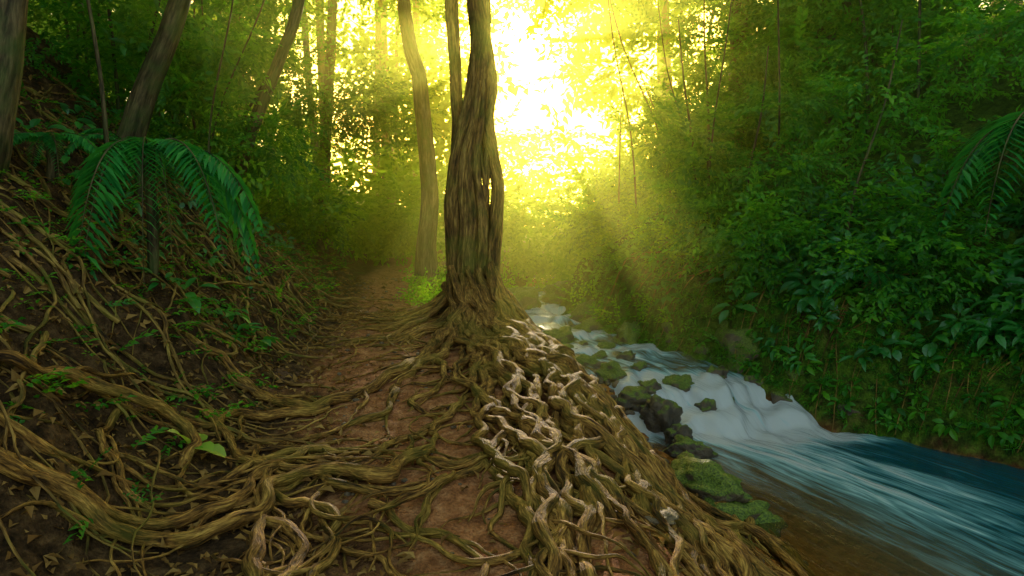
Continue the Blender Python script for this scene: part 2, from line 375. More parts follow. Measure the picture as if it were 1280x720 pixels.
for i in range(NB):
    f = i / (NB - 1)
    x0 = -.72 + .56 * f + rng.normal(0, .03); y0 = 7.82 - .10 * math.sin(f * 3.1) + rng.normal(0, .03)
    xe = .2 + 1.55 * f + rng.normal(0, .14); ye = 3.0 + .9 * rng.random() - .3 * (1 - f) + (.7 * f)
    m1 = (x0 * .72 + xe * .28 + .1 * (f - .3) + rng.normal(0, .09), 6.75 + rng.normal(0, .1))
    m2 = (x0 * .4 + xe * .6 + .04 * f + rng.normal(0, .14), 5.5 + rng.normal(0, .2))
    m3 = (x0 * .15 + xe * .85 - .03 + rng.normal(0, .14), 4.45 + rng.normal(0, .2))
    e2 = (xe + .2 * f + rng.normal(0, .14), ye - .4)
    rr_([(x0, y0), m1, m2, m3, (xe, ye), e2], rng.uniform(.028, .060), rng.uniform(.014, .040), start_lift=rng.uniform(.1, .45),
        lift=rng.uniform(0, .07), wig=.07)
for i in range(16):
    a = math.radians(rng.uniform(110, 290)); 
    p = np.array([-.45 + .20 * math.cos(a), 7.95 + .18 * math.sin(a)]); pts = [p.copy()]
    hd = a
    for k in range(rng.integers(3, 6)):
        hd += rng.normal(0, .3); p = p + .38 * np.array([math.cos(hd), math.sin(hd)]); pts.append(p.copy())
    rr_(pts, rng.uniform(.028, .05), .012, start_lift=rng.uniform(.1, .4))
base_n = len(allr)
for i in range(380):
    P, R = allr[rng.integers(0, base_n)]
    j = rng.integers(len(P) // 6, len(P) - 2)
    if P[j, 1] < 2.6: continue
    t = P[min(j + 3, len(P) - 1)] - P[max(j - 3, 0)]; hd = math.atan2(t[1], t[0]) + rng.choice([-1, 1]) * rng.uniform(.25, 1.0)
    p = P[j, :2].copy(); pts = [p.copy()]
    ns = rng.integers(2, 6)
    for k in range(ns):
        hd += rng.normal(0, .4); p = p + rng.uniform(.12, .3) * np.array([math.cos(hd), math.sin(hd)]); pts.append(p.copy())
    rr_(pts, min(R[j] * .75, rng.uniform(.009, .028)), .005, sides=7, wig=.04, lift=rng.uniform(-.005, .03), arch=rng.choice([0, 0, .03]))
rt.build('surface_roots', ROOT, TREE)

br = Tubes()
for i in range(190):
    y = rng.uniform(3.0, 9.5); s = rng.uniform(.4, 3.0); x = float(xbank(y)) - s
    pts = [(x, y)]; L = rng.uniform(.5, 1.8); hd = rng.normal(-.45, .6)
    for k in range(4):
        hd += rng.normal(0, .35); x += L / 4 * math.cos(hd); y += L / 4 * math.sin(hd); pts.append((x, y))
    root(br, pts, rng.uniform(.006, .024), .004, lift=rng.uniform(-.01, .04), wig=.05, sides=6, arch=rng.uniform(0, .06), step=.05)
for i in range(40):
    y = rng.uniform(3.0, 8); s = rng.uniform(.3, 2.0); x = float(xbank(y)) - s
    pts = [(x, y)]; hd = rng.uniform(-3, 3)
    for k in range(4):
        hd += rng.normal(0, .4); x += .25 * math.cos(hd); y += .25 * math.sin(hd); pts.append((x, y))
    root(br, pts, rng.uniform(.01, .024), .006, lift=.01, wig=.05, sides=6, step=.05)
for i in range(110):
    y = rng.uniform(4.6, 10); s = rng.uniform(.5, 1.4); x = float(xc(y) + hw(y)) + s
    pts = [(x, y)]; hd = math.pi + rng.normal(.2, .35); L = s * rng.uniform(.6, 1.0)
    for k in range(4):
        hd += rng.normal(0, .25); x += L / 4 * math.cos(hd); y += L / 4 * math.sin(hd); pts.append((x, y))
    root(br, pts, rng.uniform(.006, .018), .004, lift=rng.uniform(.0, .05), wig=.04, sides=6, step=.05)
br.build('bank_roots', BARK)

# ------------------------------------------------------------------ main trunk
tk = Tubes()
def strand(pts, sides=14, lump=.2):
    C = resample(np.asarray(pts, float), .06)
    L = np.linspace(0, len(C) * .06, len(C)); sd = rng.uniform(0, 99)
    C[:, 0] += .05 * fbm(L * 1.6, L * 0 + sd, 3, 2); C[:, 1] += .02 * fbm(L * 1.6, L * 0 + sd + 5, 3, 2)
    tk.add(C[:, :3], C[:, 3] * (1 + .2 * fbm(L * 1.8, L * 0 + sd + 7, 3, 2)), sides, lump)
strand([(-.66, 7.98, .35, .17), (-.63, 8, .8, .14), (-.65, 8, 1.2, .125), (-.67, 8, 1.7, .12), (-.64, 8, 2.15, .12), (-.54, 8, 2.65, .12),
        (-.42, 8, 3.1, .12), (-.35, 8, 3.6, .115), (-.39, 8, 4.3, .11), (-.45, 8, 5.5, .10), (-.45, 8, 7, .08), (-.3, 8.1, 9, .06)])
strand([(-.48, 7.84, .35, .16), (-.50, 7.86, .9, .12), (-.50, 7.88, 1.4, .11), (-.48, 7.9, 2.0, .095), (-.44, 7.92, 2.5, .09), (-.37, 7.94, 3.0, .085), (-.34, 7.95, 3.6, .06), (-.38, 7.97, 4.6, .04)])
strand([(-.30, 7.9, .35, .14), (-.28, 7.93, .9, .11), (-.24, 7.95, 1.3, .09), (-.19, 7.97, 1.75, .08), (-.18, 7.97, 2.15, .07), (-.24, 7.97, 2.5, .068),
        (-.27, 7.97, 2.9, .07), (-.23, 7.98, 3.3, .07), (-.29, 8, 3.9, .065), (-.34, 8, 4.6, .055)])
strand([(-.43, 8.12, .3, .2), (-.44, 8.12, 1.0, .15), (-.48, 8.1, 1.7, .11), (-.48, 8.08, 2.3, .10), (-.41, 8.05, 3.0, .10), (-.35, 8.05, 3.7, .09), (-.38, 8.05, 4.6, .08), (-.42, 8.05, 6, .05)])
strand([(-.37, 7.83, .35, .09), (-.38, 7.82, 1.0, .065), (-.35, 7.84, 1.6, .055), (-.36, 7.84, 2.1, .05), (-.38, 7.85, 2.6, .045), (-.34, 7.88, 3.2, .035), (-.35, 7.92, 3.7, .02)], 10)
strand([(-.58, 7.82, .35, .08), (-.60, 7.86, 1.0, .055), (-.57, 7.86, 1.7, .045), (-.58, 7.87, 2.2, .04), (-.48, 7.87, 2.8, .035), (-.36, 7.88, 3.3, .03)], 10)
strand([(-.62, 8.35, .5, .11), (-.68, 8.35, 1.8, .08), (-.66, 8.3, 3.0, .075), (-.69, 8.3, 4.4, .075), (-.72, 8.3, 6, .06), (-.8, 8.3, 8, .04)], 10)
for i in range(9):
    a = rng.uniform(0, 6.28); pts = []; dr = rng.choice([-1, 1])
    for z in np.arange(.4, 3.8, .4):
        a += dr * rng.uniform(.2, .7); k = .25 - .045 * z
        pts.append((-.45 + .06 * max(0, z - 2) + k * math.cos(a), 7.97 + k * .75 * math.sin(a), z, .028))
    strand(pts, 7, .2)
for i in range(22):
    a = rng.uniform(0, 2 * math.pi); h0 = rng.uniform(.7, 1.3); pts = []
    for k in range(6):
        u = k / 5; rad = .17 + .04 * u + .24 * u ** 2.8; a += rng.normal(0, .13)
        px = -.46 + rad * 1.1 * math.cos(a); py = 7.97 + rad * math.sin(a)
        g = float(H(px, py)); pts.append((px, py, h0 * (1 - u) + (g + .01) * u, .018 + .024 * u))
    strand(pts, 8, .2)
tk.build('trunk', BARK, TREE)
lb = Tubes()
def limb(tb, p, d, L, r, depth, tips):
    p = np.array(p, float); d = np.array(d, float); pts = [p.copy()]; n = 6
    for k in range(n):
        d = d + rng.normal(0, .14, 3) + np.array([0, 0, .03]); d /= np.linalg.norm(d); p = p + d * L / n; pts.append(p.copy())
    C = resample(pts, .15); tb.add(C, np.linspace(r, r * .45, len(C)), 7, .1)
    if depth == 0: tips.append(p.copy()); tips.append(pts[3]); return
    for k in range(3):
        dd = d + rng.normal(0, .55, 3); dd /= np.linalg.norm(dd)
        limb(tb, pts[rng.integers(3, 7)], dd, L * .65, r * .5, depth - 1, tips)
tipsM = []
for (z, dx, dy) in [(5.8, -.8, .2), (6.4, .8, .3), (7.2, -.3, -.7), (8.6, .4, .4), (8.8, -.4, .3)]:
    limb(lb, (-.45, 8.05, z), np.array([dx, dy, .6]) / 1.1, 2.4, .06, 1, tipsM)
lb.build('limbs', BARK, TREE)

# ------------------------------------------------------------------ foliage templates
def leafgeo(base, d, up, L, w, fold=.12, droop=.18):
    d = d / np.linalg.norm(d); s = np.cross(d, up); s /= np.linalg.norm(s) + 1e-9; n = np.cross(s, d)
    v = [base, base + d * L * .42 + s * w * .5 + n * fold * w, base + d * L - n * L * droop, base + d * L * .42 - s * w * .5 + n * fold * w, base + d * L * .5 - n * L * droop * .12]
    return v, [(0, 1, 2, 4), (0, 4, 2, 3)]
def broadgeo(base, d, up, L, w, droop=.3):
    d = d / np.linalg.norm(d); s = np.cross(d, up); s /= np.linalg.norm(s) + 1e-9; n = np.cross(s, d)
    V = []; prof = [(0, .02), (.15, .32), (.38, .5), (.65, .42), (.85, .2), (1, 0.01)]
    for t, ww in prof:
        c = base + d * L * (t - .12 * t * t) - n * L * droop * t * t
        V += [c + s * w * ww + n * w * ww * .25, c, c - s * w * ww + n * w * ww * .25]
    Fq = []
    for i in range(5):
        a = i * 3; Fq += [(a, a + 1, a + 4, a + 3), (a + 1, a + 2, a + 5, a + 4)]
    return V, Fq
def template(leaves):
    V = []; Fq = []; R = []; n = 0
    for v, f in leaves:
        V += list(v); Fq += [tuple(i + n for i in q) for q in f]; R += [rng.random()] * len(v); n += len(v)
    return np.array(V), np.array(Fq), np.array(R)
UP = np.array([0, 0, 1.])
def sprig(n=16, L=.2, w=.08, curve=.3):
    out = []
    for i in range(n):
        t = (i + .6) / n; c = np.array([rng.normal(0, .01), t, -curve * t * t])
        sd = 1 if i % 2 else -1; a = math.radians(rng.uniform(35, 70)) * (1 - .5 * t)
        d = np.array([sd * math.sin(a), math.cos(a), rng.uniform(-.45, .1)])
        out.append(leafgeo(c, d, UP + rng.normal(0, .25, 3), L * rng.uniform(.75, 1.15), w * rng.uniform(.8, 1.2)))
    return template(out)
def spray(n=5, m=6, L=.15, w=.065):
    out = []
    for i in range(n):
        t = (i + .5) / n; sd = 1 if i % 2 else -1; c = np.array([0, t * .7, -.15 * t * t])
        a = math.radians(rng.uniform(20, 60)); dd = np.array([sd * math.sin(a), math.cos(a), rng.uniform(-.3, .4)])
        for j in range(m):
            u = (j + .7) / m; cc = c + dd * u * .42 - np.array([0, 0, .08 * u * u]); s2 = 1 if j % 2 else -1
            b = math.radians(rng.uniform(30, 70)); e = math.atan2(dd[0], dd[1]) + s2 * b
            out.append(leafgeo(cc, np.array([math.sin(e), math.cos(e), rng.uniform(-.5, .2)]), UP + rng.normal(0, .35, 3), L * rng.uniform(.7, 1.2), w * rng.uniform(.8, 1.2)))
    return template(out)
def rosette(n=9, L=.5, w=.2, el=(10, 60), dr=.35):
    out = []
    for i in range(n):
        a = i * 2.4 + rng.normal(0, .2); e = math.radians(rng.uniform(*el)); st = rng.uniform(.1, .45)
        d = np.array([math.cos(a) * math.cos(e), math.sin(a) * math.cos(e), math.sin(e)])
        out.append(broadgeo(d * st, d + np.array([0, 0, -.35]), UP + rng.normal(0, .1, 3), L * rng.uniform(.7, 1.1), w * rng.uniform(.8, 1.1), dr))
    return template(out)
SPR = [sprig(14, .22, .085), sprig(12, .27, .115), sprig(15, .2, .075, .45)]
SPY = [spray(5, 5, .18, .08), spray(5, 6, .16, .07), spray(4, 5, .22, .10)]
SPF = [spray(4, 5, .22, .11), spray(4, 4, .26, .13)]
ROS = [rosette(), rosette(8, .55, .26), rosette(11, .45, .14)]
def tuft(n=12):
    out = []
    for i in range(n):
        a = rng.uniform(0, 6.28); e = rng.uniform(.5, 1.4); d = np.array([math.cos(a) * math.cos(e), math.sin(e), math.sin(a) * math.cos(e)])
        out.append(leafgeo(np.array([rng.normal(0, .15), 0, rng.normal(0, .15)]), d, UP + rng.normal(0, .2, 3), rng.uniform(.5, 1), .10, .1, .35))
    return template(out)
TUFT = [tuft(), tuft(14)]

def inst(tpl, loc, d, sc, roll, jit=.25, rb=None):
    V, Fq, R = tpl; n = len(loc)
    d = d / np.linalg.norm(d, axis=1)[:, None]
    up = np.tile(UP, (n, 1)) + rng.normal(0, roll, (n, 3))
    s = np.cross(d, up); s /= np.linalg.norm(s, axis=1)[:, None] + 1e-9; u = np.cross(s, d)
    M = np.stack([s, d, u], 1) * sc[:, None, None]
    P = np.einsum('vi,nij->nvj', V, M) + loc[:, None]
    Fn = (Fq[None] + (np.arange(n) * len(V))[:, None, None]).reshape(-1, 4)
    if rb is None: rb = rng.random(n)
    rn = np.clip(.45 * R[None] + .55 * rb[:, None], 0, 1)
    return P.reshape(-1, 3), Fn, rn.ravel()
def build_inst(name, parts, mat, parent=None):
    V = []; Fq = []; R = []; n = 0
    for v, f, r in parts:
        if len(v) == 0: continue
        V.append(v); Fq.append(f + n); R.append(r); n += len(v)
    return make_mesh(name, np.concatenate(V), np.concatenate(Fq), mat, {'rnd': np.concatenate(R)}, smooth_sh=False, parent=parent)
SEL = math.radians(16.0); SAZ = math.radians(1.0)
SUNV = np.array([math.sin(SAZ) * math.cos(SEL), math.cos(SAZ) * math.cos(SEL), math.sin(SEL)])
TSUN = math.tan(SEL)
def keep_open(P):
    """leaves removed along the sun direction to let light onto the ground, plus the stream and path corridor"""
    x, y, z = P.T
    ax = np.abs(x - .02 * y); r = rng.random(len(x))
    low = (ax < 2.1) & (z > TSUN * (y - 7.5) + .5) & (z < TSUN * (y - 2.5) + .6) & (r < np.where(y < 17, .97, .88))  # leaf-free slab shaped so the sun reaches the foreground
    top = (ax < 1.5 + .03 * y) & (z >= TSUN * (y - 2.5) + .6) & (z < TSUN * y + 1.7 + .07 * y) & (r < np.where(y < 17, .85, .42))
    q = P - np.array([0, 3, 1.4]); t = q @ SUNV; dd = np.linalg.norm(q - t[:, None] * SUNV, axis=1)
    hole = (dd < .45 + .035 * t)
    shaft = (vnoise(x * .9 + 3, (z - TSUN * y) * .9 + 40, 31) > .72) & (y > 9)
    lane = (y < 8.9) & (x > xbank(y) - .25) & (x < xc(y) + hw(y) - .1) & (z < 7)
    lane2 = (y >= 8.9) & (y < 14.5) & (x > xbank(y) - .1) & (x < xc(y) + hw(y)) & (z < 3.2)
    near = (y < 2.6) & (z < 5)
    return ~(low | top | hole | shaft | lane | lane2 | near)
def mass(name, centers, radii, nper, scl, tpls, mat, parent=None, flat=.75, droop=.1):
    centers = np.asarray(centers); radii = np.asarray(radii)
    k = np.repeat(np.arange(len(centers)), nper)
    v = rng.normal(0, 1, (len(k), 3)); v /= np.linalg.norm(v, axis=1)[:, None]
    rad = rng.random(len(k)) ** .45
    P = centers[k] + v * rad[:, None] * radii[k][:, None] * np.array([1, 1, flat])
    D = v * np.array([1, 1, .6]) + rng.normal(0, .45, P.shape) + np.array([0, -.12, -droop])
    rb = np.clip(rng.random(len(centers))[k] * .6 + rng.random(len(k)) * .4, 0, 1)
    m = keep_open(P); P, D, rb = P[m], D[m], rb[m]
    sc = scl * rng.uniform(.6, 1.25, len(P))
    w = rng.integers(0, len(tpls), len(P)); parts = []
    for i, t in enumerate(tpls):
        q = w == i
        if q.sum(): parts.append(inst(t, P[q], D[q], sc[q], .35, rb=rb[q]))
    return build_inst(name, parts, mat, parent)

mass('crown', tipsM, np.full(len(tipsM), .8), 12, .6, SPY, LEAF, TREE)

# ------------------------------------------------------------------ undergrowth
C = []; R = []
for i in range(120):
    y = rng.uniform(4.0, 14.5); s = rng.uniform(np.interp(y, [4, 7, 9, 14], [2.2, 1.7, .8, .5]), 5.5); x = float(xbank(y)) - s
    g = float(H(x, y)); z = g + rng.uniform(.25, min(3.6, .7 + s * 1.0 + max(0, y - 8) * .25)); C.append((x, y, z)); R.append(rng.uniform(.35, .75))
mass('undergrowth_foliage', C, R, 42, .50, SPR + SPY, LEAF)
C = []; R = []
for i in range(165):
    y = rng.uniform(4.4, 15); s = rng.uniform(.5, 6.0); x = float(xc(y) + hw(y)) + s
    g = float(H(x, y)); z = g + rng.uniform(.05, .45 + min(2.4, s * .6)); C.append((x, y, z)); R.append(rng.uniform(.3, .7))
mass('undergrowth_foliage', C, R, 42, .48, SPR + SPY, LEAF)
C = []; R = []
for i in range(100):
    y = rng.uniform(12.5, 20); x = rng.uniform(-6, 7)
    g = float(H(x, y)); z = g + rng.uniform(0, 1.6); C.append((x, y, z)); R.append(rng.uniform(.5, .9))
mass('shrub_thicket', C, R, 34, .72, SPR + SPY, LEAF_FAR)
C = []; R = []
for i in range(75):
    sd = rng.choice([-1, 1]); y = rng.uniform(9, 15); x = sd * rng.uniform(2.3, 9) + .3; z = rng.uniform(3.6, 7)
    C.append((x, y, z)); R.append(rng.uniform(.5, 1.0))
mass('canopy_foliage', C, R, 30, .62, SPY, LEAF)
C = []; R = []
for i in range(325):
    y = rng.uniform(17, 44); x = rng.uniform(-.85 * y - 2, .85 * y + 3); z = float(H(x, y)) * .6 + rng.random() ** 1.15 * min(3 + .40 * y, 17)
    C.append((x, y, z)); R.append(rng.uniform(.9, 2.0) * (y / 26) ** .4)
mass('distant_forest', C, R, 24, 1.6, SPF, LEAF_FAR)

# ------------------------------------------------------------------ other trees
def tree(base, pts, r0, r1, name='rainforest_tree', mat=BARK_DK, crown=True, nl=4, top=8.5):
    e = empty(name); tb = Tubes()
    bx, by = base; g = float(H(bx, by))
    C = [(bx, by, g - .15)] + list(pts)
    C = resample(C, .15); L = np.arange(len(C)) * .15; sd = rng.uniform(0, 99)
    C[:, 0] += .08 * fbm(L, L * 0 + sd, 3, 2); C[:, 1] += .06 * fbm(L, L * 0 + sd + 4, 3, 2)
    u = np.linspace(0, 1, len(C)); Rr = (r0 + (r1 - r0) * u) * (1 + .55 * np.exp(-u * 14))
    tb.add(C, Rr, 12, .14)
    tips = []
    for i in range(nl):
        j = int(len(C) * rng.uniform(.55, 1)) - 1; a = rng.uniform(0, 6.28)
        limb(tb, C[j], np.array([math.cos(a) * .8, math.sin(a) * .8, .5]), rng.uniform(1.2, 2.2), Rr[j] * .5, 1, tips)
    tb.build('trunk', mat, e)
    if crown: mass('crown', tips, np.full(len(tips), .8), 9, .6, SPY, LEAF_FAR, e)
    return e
tree((-3.95, 5.1), [(-3.8, 5, 2.2), (-3.62, 5, 3.3), (-3.5, 5, 5), (-3.3, 5, 8)], .16, .10)
tree((-4.5, 7.0), [(-4.1, 7, 2.1), (-3.65, 7, 3.1), (-3.25, 7, 4.0), (-2.8, 7, 5.4), (-2.6, 7.2, 8)], .13, .07)
tree((-3.9, 9.2), [(-3.4, 9, 3.0), (-3.05, 9, 3.8), (-2.74, 9, 4.7), (-2.4, 9, 7.5)], .09, .05)
tree((-1.5, 12.0), [(-1.52, 12, 1.4), (-1.42, 12, 2.5), (-1.6, 12, 4.2), (-1.8, 12, 5.2), (-1.9, 12.2, 8.5)], .17, .07, mat=BARK_DK)
tree((5.3, 16), [(5.3, 16, 3.5), (5.22, 16, 7), (5.1, 16, 12)], .26, .16)
tree((4.45, 13.5), [(4.45, 13.5, 3.5), (4.4, 13.5, 6), (4.3, 13.5, 11)], .22, .16)
tree((7.0, 18), [(6.95, 18, 5), (6.9, 18, 12)], .13, .09)
tree((5.3, 11.5), [(5.2, 11.5, 3.8), (5.15, 11.5, 5.6), (5.2, 11.5, 10)], .17, .12)
tree((6.9, 11), [(6.3, 11, 3.2), (5.6, 11, 4.6), (5.1, 11, 5.6), (4.9, 11, 8)], .10, .05)
tree((8.6, 14), [(8.4, 14, 5), (8.5, 14, 9)], .16, .1)
tree((-4.2, 15), [(-4.0, 15, 4), (-3.7, 15, 9)], .14, .08)
dt = Tubes()
for i in range(45):
    y = rng.uniform(19, 44); x = rng.uniform(-.8 * y, .8 * y)
    if abs(x) < 1.5 + .06 * y: continue
    g = float(H(x, y)); h = rng.uniform(9, 18); lx = rng.normal(0, .8)
    P = resample([(x, y, g - .3), (x + lx * .3, y, g + h * .35), (x + lx * .5, y, g + h * .7), (x + lx, y, g + h)], .6)
    dt.add(P, np.linspace(rng.uniform(.12, .28), .07, len(P)), 8, .1)
dt.build('distant_tree_trunks', BARK_DK)
ln = Tubes()
for i in range(55):
    sd = rng.choice([-1, -1, 1]); y = rng.uniform(5.5, 14)
    x = float(xbank(y)) - rng.uniform(1.2, 4) if sd < 0 else float(xc(y) + hw(y)) + rng.uniform(1.0, 5)
    g = float(H(x, y)); h = rng.uniform(2.5, 6); lx = rng.normal(.3 * -sd, .7); ly = rng.normal(0, .4)
    P = resample([(x, y, g - .1), (x + lx * .2, y + ly * .3, g + h * .3), (x + lx * .7, y + ly * .5, g + h * .65), (x + lx, y + ly, g + h)], .15)
    ln.add(P, np.linspace(rng.uniform(.010, .03), .008, len(P)), 6, .1)
ln.build('liana_stems', BARK_DK)

# ------------------------------------------------------------------ ferns
def frond(base, az, L, rise, nl=34, pin=.17, w=.022, tb=None, droop=0):
    out = []; P = []
    for i in range(nl + 1):
        t = i / nl
        r_ = L * (t - .12 * t ** 3) * (1 - .25 * droop * t); z = rise * L * (1.5 * t - 1.9 * t * t - .25 * t ** 4) - droop * L * t ** 1.8
        P.append(base + np.array([math.cos(az) * r_, math.sin(az) * r_, z]))
    P = np.array(P); T = np.gradient(P, axis=0); T /= np.linalg.norm(T, axis=1)[:, None]
    for i in range(3, nl + 1):
        t = i / nl; l = pin * (math.sin(math.pi * min(1, t * .9 + .12)) ** .7) + .01
        s = np.cross(T[i], UP); s /= np.linalg.norm(s)
        for sg in (1, -1):
            d = s * sg + T[i] * .45 + np.array([0, 0, -.25]) + rng.normal(0, .05, 3)
            out.append(leafgeo(P[i], d, UP, l * L, w * L * 1.9, .1, .15))
    if tb is not None: tb.add(P, np.linspace(.008, .002, len(P)) * L, 5, 0)
    return out
def fern(loc, L, n, az0=0, spread=6.28, rise=.8, name='fern_plant', pin=.17, droop=0):
    e = empty(name); tb = Tubes(); lv = []
    for i in range(n):
        az = az0 - spread / 2 + spread * (i + .5) / n + rng.normal(0, .2)
        lv += frond(np.array(loc), az, L * rng.uniform(.65, 1.1), rise * rng.uniform(.6, 1.2), tb=tb, pin=pin, droop=droop * rng.uniform(.5, 1.3))
    V, Fq, Rn = template(lv)
    make_mesh('fronds', V, Fq, FERN, {'rnd': Rn}, smooth_sh=False, parent=e)
    g = float(H(loc[0], loc[1]))
    if loc[2] - g > .05:
        Q = resample([(loc[0], loc[1], g - .1), (loc[0] + .02, loc[1], (g + loc[2]) / 2), (loc[0], loc[1], loc[2])], .05)
        tb.add(Q, np.full(len(Q), .045), 8, .2)
    tb.build('stem', BARK_DK, e)
fern((-2.95, 5.6, 2.2), 1.15, 9, -.5, 3.6, .55, pin=.26, droop=.75)
fern((-3.75, 5.6, 2.3), .7, 7, -.7, 4.0, .5, pin=.2, droop=.4)
g = lambda x, y, d=.05: (x, y, float(H(x, y)) + d)
fern(g(-3.7, 6.8, .4), .8, 9)
fern(g(3.3, 9.3), .8, 9)
fern(g(3.9, 7.4), .7, 9, 3.4, 4, .6)
fern(g(4.6, 6.4), .7, 9, 3.4, 4, .6)
fern(g(3.0, 8.6, .2), .6, 9, 3.4, 4, .6)
fern(g(3.6, 7.9, .2), .7, 9, 3.4, 4, .6)
fern((5.4, 6.9, 2.6), 1.5, 9, 3.5, 4, .5, 'palm_plant', .26, .4)

# ------------------------------------------------------------------ broad-leaf plants
def broad(name, locs, sc, mat, tp=ROS, lean=None):
    locs = np.array(locs); n = len(locs); parts = []
    for i in range(n):
        t = tp[rng.integers(0, len(tp))]
        ax = np.array([0, 0, 1.]) + (np.array(lean) if lean is not None else 0) + rng.normal(0, .18, 3); ax /= np.linalg.norm(ax)
        a = rng.uniform(0, 6.28); u = np.cross(ax, [math.cos(a), math.sin(a), 0]); u /= np.linalg.norm(u); w = np.cross(ax, u)
        M = np.stack([u, w, ax]) * sc * rng.uniform(.6, 1.3)
        parts.append((t[0] @ M + locs[i], t[1], np.clip(.5 * t[2] + .5 * rng.random(), 0, 1)))
    return build_inst(name, [(p[0], p[1], p[2] if np.ndim(p[2]) else np.full(len(p[0]), p[2])) for p in parts], mat)
def bank_locs(n, y0, y1, s0, s1, side, dz=(.0, .25)):
    o = []
    for i in range(n):
        y = rng.uniform(y0, y1); s = rng.uniform(s0, s1)
        x = float(xc(y) + hw(y)) + s if side > 0 else float(xbank(y)) - s
        o.append((x, y, float(H(x, y)) + rng.uniform(*dz)))
    return o
broad('broadleaf_plant', bank_locs(230, 4.6, 8.4, .1, 2.6, 1, (.0, .5)), .36, LEAF_DK, lean=(-.6, -.4, 0))
broad('broadleaf_plant', bank_locs(240, 4.8, 9.5, .0, .9, 1, (-.02, .12)), .20, LEAF, lean=(-.7, -.3, 0))
broad('broadleaf_plant', bank_locs(110, 7.5, 12.5, .2, 2.4, 1, (.0, .35)), .28, LEAF, lean=(-.4, -.3, 0))
broad('broadleaf_plant', bank_locs(70, 5.5, 11, .9, 2.6, -1), .30, LEAF_DK, lean=(.4, -.3, 0))
broad('broadleaf_plant', [(-1.95, 4.05, float(H(-1.95, 4.05)) + .0)], .26, YLEAF, [rosette(4, .6, .36, (25, 70), .3)])
broad('broadleaf_plant', [g(-2.45, 6.0, .1), g(-2.55, 6.15, .15), g(-2.3, 6.1, .1), g(-2.6, 5.95, .0)], .32, LEAF_DK)
broad('seedling_plant', [g(1.32, 5.35), g(1.25, 5.25), g(1.4, 5.28)], .19, YLEAF)
broad('seedling_plant', bank_locs(150, 3.3, 7.5, .2, 2.6, -1, (0, .04)), .11, LEAF)
loc = []
for i in range(3000):
    y = rng.uniform(3, 14)
    if rng.random() < .45: x = float(xbank(y)) - rng.uniform(.25, 3.2)
    else: x = float(xc(y) + hw(y)) + rng.uniform(.0, 2.5)
    loc.append((x, y, float(H(x, y)) + .01))
loc = np.array(loc); D = rng.normal(0, 1, loc.shape); D[:, 2] = .35
build_inst('ground_cover_plants', [inst(SPR[1], loc[::2], D[::2], rng.uniform(.1, .26, len(loc[::2])), .3), inst(SPY[2], loc[1::2], D[1::2], rng.uniform(.12, .28, len(loc[1::2])), .3)], LEAF)
loc = []
for i in range(900):
    y = rng.uniform(8.4, 13.5); x = rng.uniform(-1.9, 3) 
    if abs(x - float(xpath(y))) < .45 or abs(x - float(xc(y))) < float(hw(y)) + .05: continue
    loc.append((x, y, float(H(x, y)) + .02))
loc = np.array(loc); D = rng.normal(0, .7, loc.shape); D[:, 2] = .7
build_inst('ground_cover_plants', [inst(SPY[0], loc, D, rng.uniform(.2, .45, len(loc)), .3)], LEAF_FAR)
n = 5500; y = rng.uniform(4.2, 11, n); x = xc(y) + hw(y) + rng.random(n) ** 1.3 * 1.6 - .02
loc = np.column_stack([x, y, H(x, y) - .005]); D = rng.normal(0, .45, loc.shape) + np.array([-.5, -.15, .6])
h = n // 2
build_inst('moss_tufts', [inst(TUFT[0], loc[:h], D[:h], rng.uniform(.03, .10, h), .3), inst(TUFT[1], loc[h:], D[h:], rng.uniform(.03, .13, n - h), .3)], LEAF)

# ------------------------------------------------------------------ leaf litter
lt = template([leafgeo(np.zeros(3), np.array([0, 1., 0]), UP, 1, .5, .35, .2)])
n = 19000; y = rng.uniform(2.4, 13, n); x = rng.uniform(-5, 1.6, n)
pmk = smooth(1.0, .4, np.abs(x - (xpath(y) + .3)) / 1.0)
k = (rng.random(n) > pmk * .88) & (x < xc(y) - hw(y) - .1); x, y = x[k], y[k]
loc = np.column_stack([x, y, H(x, y) + .012]); D = rng.normal(0, 1, loc.shape); D[:, 2] *= .35
build_inst('leaf_litter', [inst(lt, loc, D, rng.uniform(.03, .10, len(loc)), .45)], LITTER)

